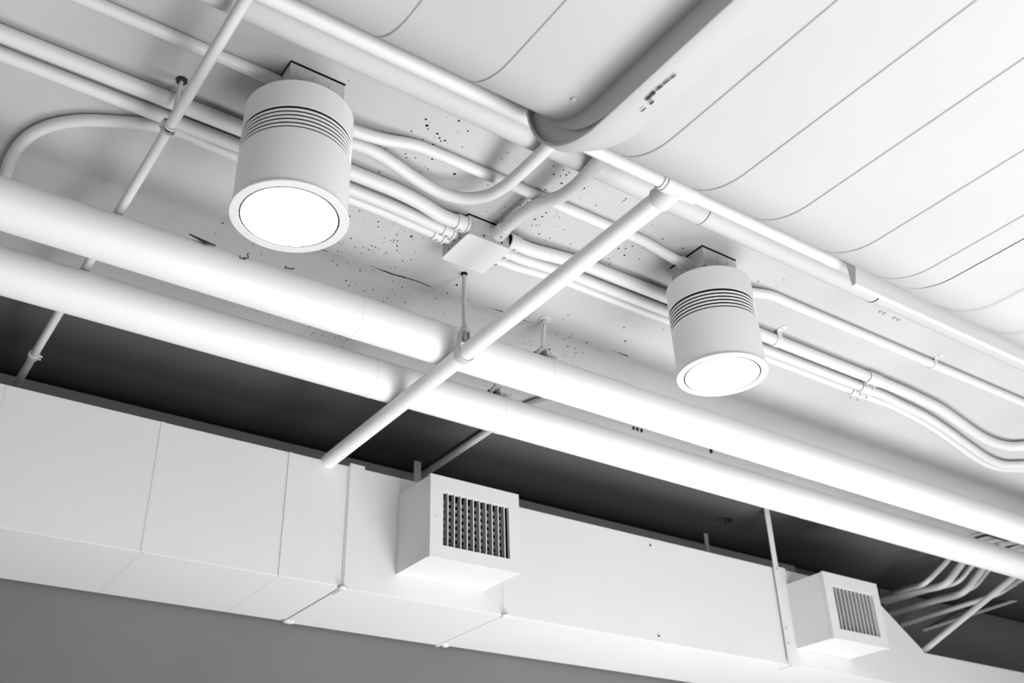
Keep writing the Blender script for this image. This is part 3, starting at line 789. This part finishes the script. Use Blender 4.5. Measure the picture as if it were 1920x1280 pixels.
# ---------------------------------------------------------------- supply vents
def make_vent(label, x0, yfr):
    w, z0, z1 = .302, .966, 1.206
    x1 = x0 + w
    t = thing('supply_vent', label, 'air vent', (x0 + w / 2, YF, z0), 'supply vents on the wall duct')
    yb = YF - .0045
    th_ = .003
    ybody = yfr + .012
    mb = MB()
    mb.box(x0, x0 + th_, ybody, yb, z0, z1).box(x1 - th_, x1, ybody, yb, z0, z1)
    mb.box(x0 + th_, x1 - th_, ybody, yb, z0, z0 + th_).box(x0 + th_, x1 - th_, ybody, yb, z1 - th_, z1)
    build('box', mb, M_VENT, t, smooth=False)
    build('shade_lining', MB().box(x0 + .006, x1 - .006, yb - .004, yb, z0 + .006, z1 - .006), M_DARK, t, smooth=False)  # black faces in the vent box stand for the shade inside
    ln = MB().box(x0 + th_, x0 + th_ + .002, ybody + .02, yb - .004, z0 + th_, z1 - th_).box(x1 - th_ - .002, x1 - th_, ybody + .02, yb - .004, z0 + th_, z1 - th_)
    ln.box(x0 + th_ + .002, x1 - th_ - .002, ybody + .02, yb - .004, z0 + th_, z0 + th_ + .002).box(x0 + th_ + .002, x1 - th_ - .002, ybody + .02, yb - .004, z1 - th_ - .002, z1 - th_)
    build('shade_lining', ln, M_DARK, t, smooth=False)
    gx0, gx1, gz0, gz1 = x0 + .041, x0 + .266, z0 + .036, z0 + .193
    fx0, fx1, fz0, fz1 = x0 - .002, x1 + .002, z0 - .003, z1 + .002
    mb = MB()
    ya_, yb_ = yfr, yfr + .0115
    mb.box(fx0, gx0, ya_, yb_, fz0, fz1, .0008).box(gx1, fx1, ya_, yb_, fz0, fz1, .0008)
    mb.box(gx0 - .001, gx1 + .001, ya_, yb_, fz0, gz0, .0008).box(gx0 - .001, gx1 + .001, ya_, yb_, gz1, fz1, .0008)
    build('frame', mb, M_VENT, t, smooth=False)
    n = 10
    for k in range(n):
        bx = gx0 + .0165 + k * (gx1 - gx0 - .022) / (n - .55)
        mb = MB().box(bx - .0007, bx + .0007, yfr + .004, yfr + .021, gz0 - .002, gz1 + .002)
        mb.bm.faces.ensure_lookup_table()
        nb = len(mb.bm.faces)
        mb.box(bx - .0014, bx + .0014, yfr + .0015, yfr + .0040, gz0 - .002, gz1 + .002)
        mb.bm.faces.ensure_lookup_table()
        for f in mb.bm.faces[:nb]:
            f.material_index = 1
        bo = build('blade', mb, M_VENT, t, smooth=False); bo.data.materials.append(M_GREY)  # blade body greyed for the shade in the grille, nose left white
    m = 7
    for k in range(m):
        bz = gz0 + .020 + k * (gz1 - gz0 - .026) / (m - .6)
        mb = MB().box(gx0 - .004, gx1 + .004, yfr + .027, yfr + .042, bz - .0008, bz + .0008, rot=Matrix.Rotation(R(-8), 3, 'X'))
        build('rear_blade', mb, M_GREY, t, smooth=False)
    for sx in (x0 + .020, x1 - .018):
        build('screw', MB().cyl((sx, yfr, (z0 + z1) / 2 - .008), (sx, yfr - .0015, (z0 + z1) / 2 - .008), .004, 14, .0005), M_VENT, t)
    return t
make_vent('nearer box-shaped air vent with open grille, in the middle of the wall duct', 1.406, 2.367)
make_vent('farther box-shaped air vent at the right end of the wall duct', 3.077, 2.379)

# ---------------------------------------------------------------- cables in the far corner
def cable(label, pts, r):
    P = [aty(px, py, y) for px, py, y in pts]
    P = [P[0] + (P[0] - P[1]).normalized() * .25] + P
    conduit('cable', label, spline(P, 8), r, cat='cable', group='pale cables dropping behind the far vent', mat=M_CABLE, n=14)
top = lambda px, py: (px, py, 1.485 / (ray(px, py).z / ray(px, py).y))
def drop(px0, py0, px1, py1, px2, py2, r, label, y1=2.50, y2=2.93):
    P0 = atz(px0, py0, 1.485)
    P1 = aty(px1, py1, y1)
    P2 = aty(px2, py2, y2)
    Pm = (P0 + P1) / 2
    Pb = P0 + Vector((.06, -.25, 0))
    Pn = P1 + (P2 - P1) * .35
    conduit('cable', label, spline([Pb, P0, Pm, P1, Pn, P2], 8), r, cat='cable', group='pale cables dropping behind the far vent', mat=M_CABLE, n=14)
drop(1800, 1030, 1735, 1092, 1655, 1118, .0105, 'pale cable highest and leftmost of the bunch behind the far vent')
drop(1822, 1035, 1772, 1094, 1640, 1128, .0150, 'thick pale cable second from the left of the bunch')
drop(1842, 1040, 1796, 1090, 1660, 1130, .0095, 'thin pale cable between two thick ones of the bunch')
drop(1862, 1044, 1806, 1110, 1670, 1150, .0140, 'pale cable with the lowest long curve of the upper bunch')
drop(1874, 1046, 1826, 1100, 1690, 1146, .0090, 'thin pale cable hugging the right side of the upper bunch')
drop(1925, 1082, 1865, 1115, 1690, 1172, .0110, 'pale cable curving right of the straight slanting pipe')
p0 = aty(1905, 1078, 2.35); p1 = aty(1735, 1217, 2.60)
conduit('slanting_pipe', 'straight pale pipe dropping to the stepped end of the wall duct', [p0 + (p0 - p1) * .4, p0, p1, p1 + (p1 - p0) * .15], .0125, cat='pipe', mat=M_CABLE)
p0 = aty(1925, 1118, 2.75); p1 = aty(1760, 1172, 2.93)
conduit('cable', 'thin faint cable lowest in the far right corner', [p0 + (p0 - p1) * 2.5, p0, p1, p1 + (p1 - p0) * .4], .008, cat='cable', mat=M_CABLE)

for lab, q in (('dark bent tube for a cable shadow between the thick pipes near the right edge, upper one', [(1822, 1011), (1840, 1005), (1852, 1003), (1868, 1007), (1890, 1013)]), ('dark bent tube for a cable shadow between the thick pipes near the right edge, lower one', [(1868, 1024), (1884, 1027), (1902, 1021), (1912, 1018), (1925, 1024), (1940, 1030)])):
    conduit('cable_shadow', lab, spline([atz(a, b, 1.478) for a, b in q], 6), .0055, cat='wire', mat=M_RUST, n=10)  # dark tubes drawn in place of cable shadows on the ceiling

# ---------------------------------------------------------------- torn bits stuck on the upper thick pipe
def scrap(label, px, py, kind):
    d = ray(px, py)
    # on the near upper side of the pipe
    ang = math.atan2(d.z, d.y)
    y, z = P1[0] - RP * .78, P1[1] + RP * .66
    x = d.x / d.y * y
    if kind == 'flake':
        mb = MB()
        mb.prism([(x - .028, y - .003, z + .006), (x - .010, y - .006, z - .001), (x + .006, y - .008, z - .008), (x + .016, y - .006, z - .004), (x + .034, y + .001, z + .002), (x + .004, y + .002, z + .004)], (0, -.002, .002))
        tag(build('torn_flake', mb, M_RUST, smooth=False), label, 'debris')
    else:
        rnd = random.Random(kind)
        pts = [Vector((x, y - .001, z + .010))]
        for k in range(9 if kind == 3 else 6):
            pts.append(pts[-1] + Vector((rnd.uniform(-.010, .012), rnd.uniform(-.006, .001), rnd.uniform(-.009, .003) if kind == 3 else rnd.uniform(-.006, .005))))
        tag(build('wire_scrap', MB().tube(spline(pts, 4), .0012, 6), M_RUST), label, 'debris')
scrap('dark torn flake on top of the upper thick pipe left of the big lamp', 376, 453, 'flake')
scrap('dark twisted wire scrap on the upper thick pipe below the big lamp', 465, 488, 3)
scrap('tiny curled dark wire scrap right of the longer twisted one', 537, 507, 8)

# ---------------------------------------------------------------- light
w = bpy.data.worlds.new('room_light'); sc.world = w; w.use_nodes = True
nt = w.node_tree
bg = nt.nodes['Background']
WORLD = 0.18
FILL_W = 76
FILL_W2 = 92
tc = N(nt, 'ShaderNodeTexCoord'); sep = N(nt, 'ShaderNodeSeparateXYZ')
nt.links.new(tc.outputs['Generated'], sep.inputs[0])
mr = N(nt, 'ShaderNodeMapRange'); mr.inputs['From Min'].default_value = -1; mr.inputs['From Max'].default_value = 1
mr.inputs['To Min'].default_value = 0.02; mr.inputs['To Max'].default_value = 1.6
nt.links.new(sep.outputs[0], mr.inputs['Value'])
nt.links.new(mr.outputs[0], bg.inputs['Color'])
bg.inputs['Strength'].default_value = WORLD

# added fill panel, not a window, behind and to the right of the camera
wl = bpy.data.lights.new('side_fill', 'AREA'); wl.shape = 'RECTANGLE'; wl.size = 6.0; wl.size_y = 2.2; wl.energy = 40
wo = bpy.data.objects.new('side_fill', wl); C.objects.link(wo)
wo.location = (5.6, -3.2, 1.15); wo.rotation_euler = (R(90), 0, 0)

# added upward fill disks below the view, with no fixtures
def up_fill(x, y, z, size, watts):
    ul = bpy.data.lights.new('up_fill_disk', 'AREA'); ul.shape = 'DISK'; ul.size = size; ul.energy = watts
    uo = bpy.data.objects.new('up_fill_disk', ul); C.objects.link(uo)
    uo.location = (x, y, z + Z0); uo.rotation_euler = (PI, 0, 0)
up_fill(2.75, 1.45, -1.45, 2.0, FILL_W)
up_fill(1.62, -.70, -1.10, 1.8, FILL_W2)

sc.view_settings.view_transform = 'Standard'
sc.view_settings.look = 'None'
sc.view_settings.gamma = 1.0
sc.view_settings.use_curve_mapping = False
sc.view_settings.exposure = 0.02
sc.cycles.use_denoising = True
sc.cycles.diffuse_bounces = 3
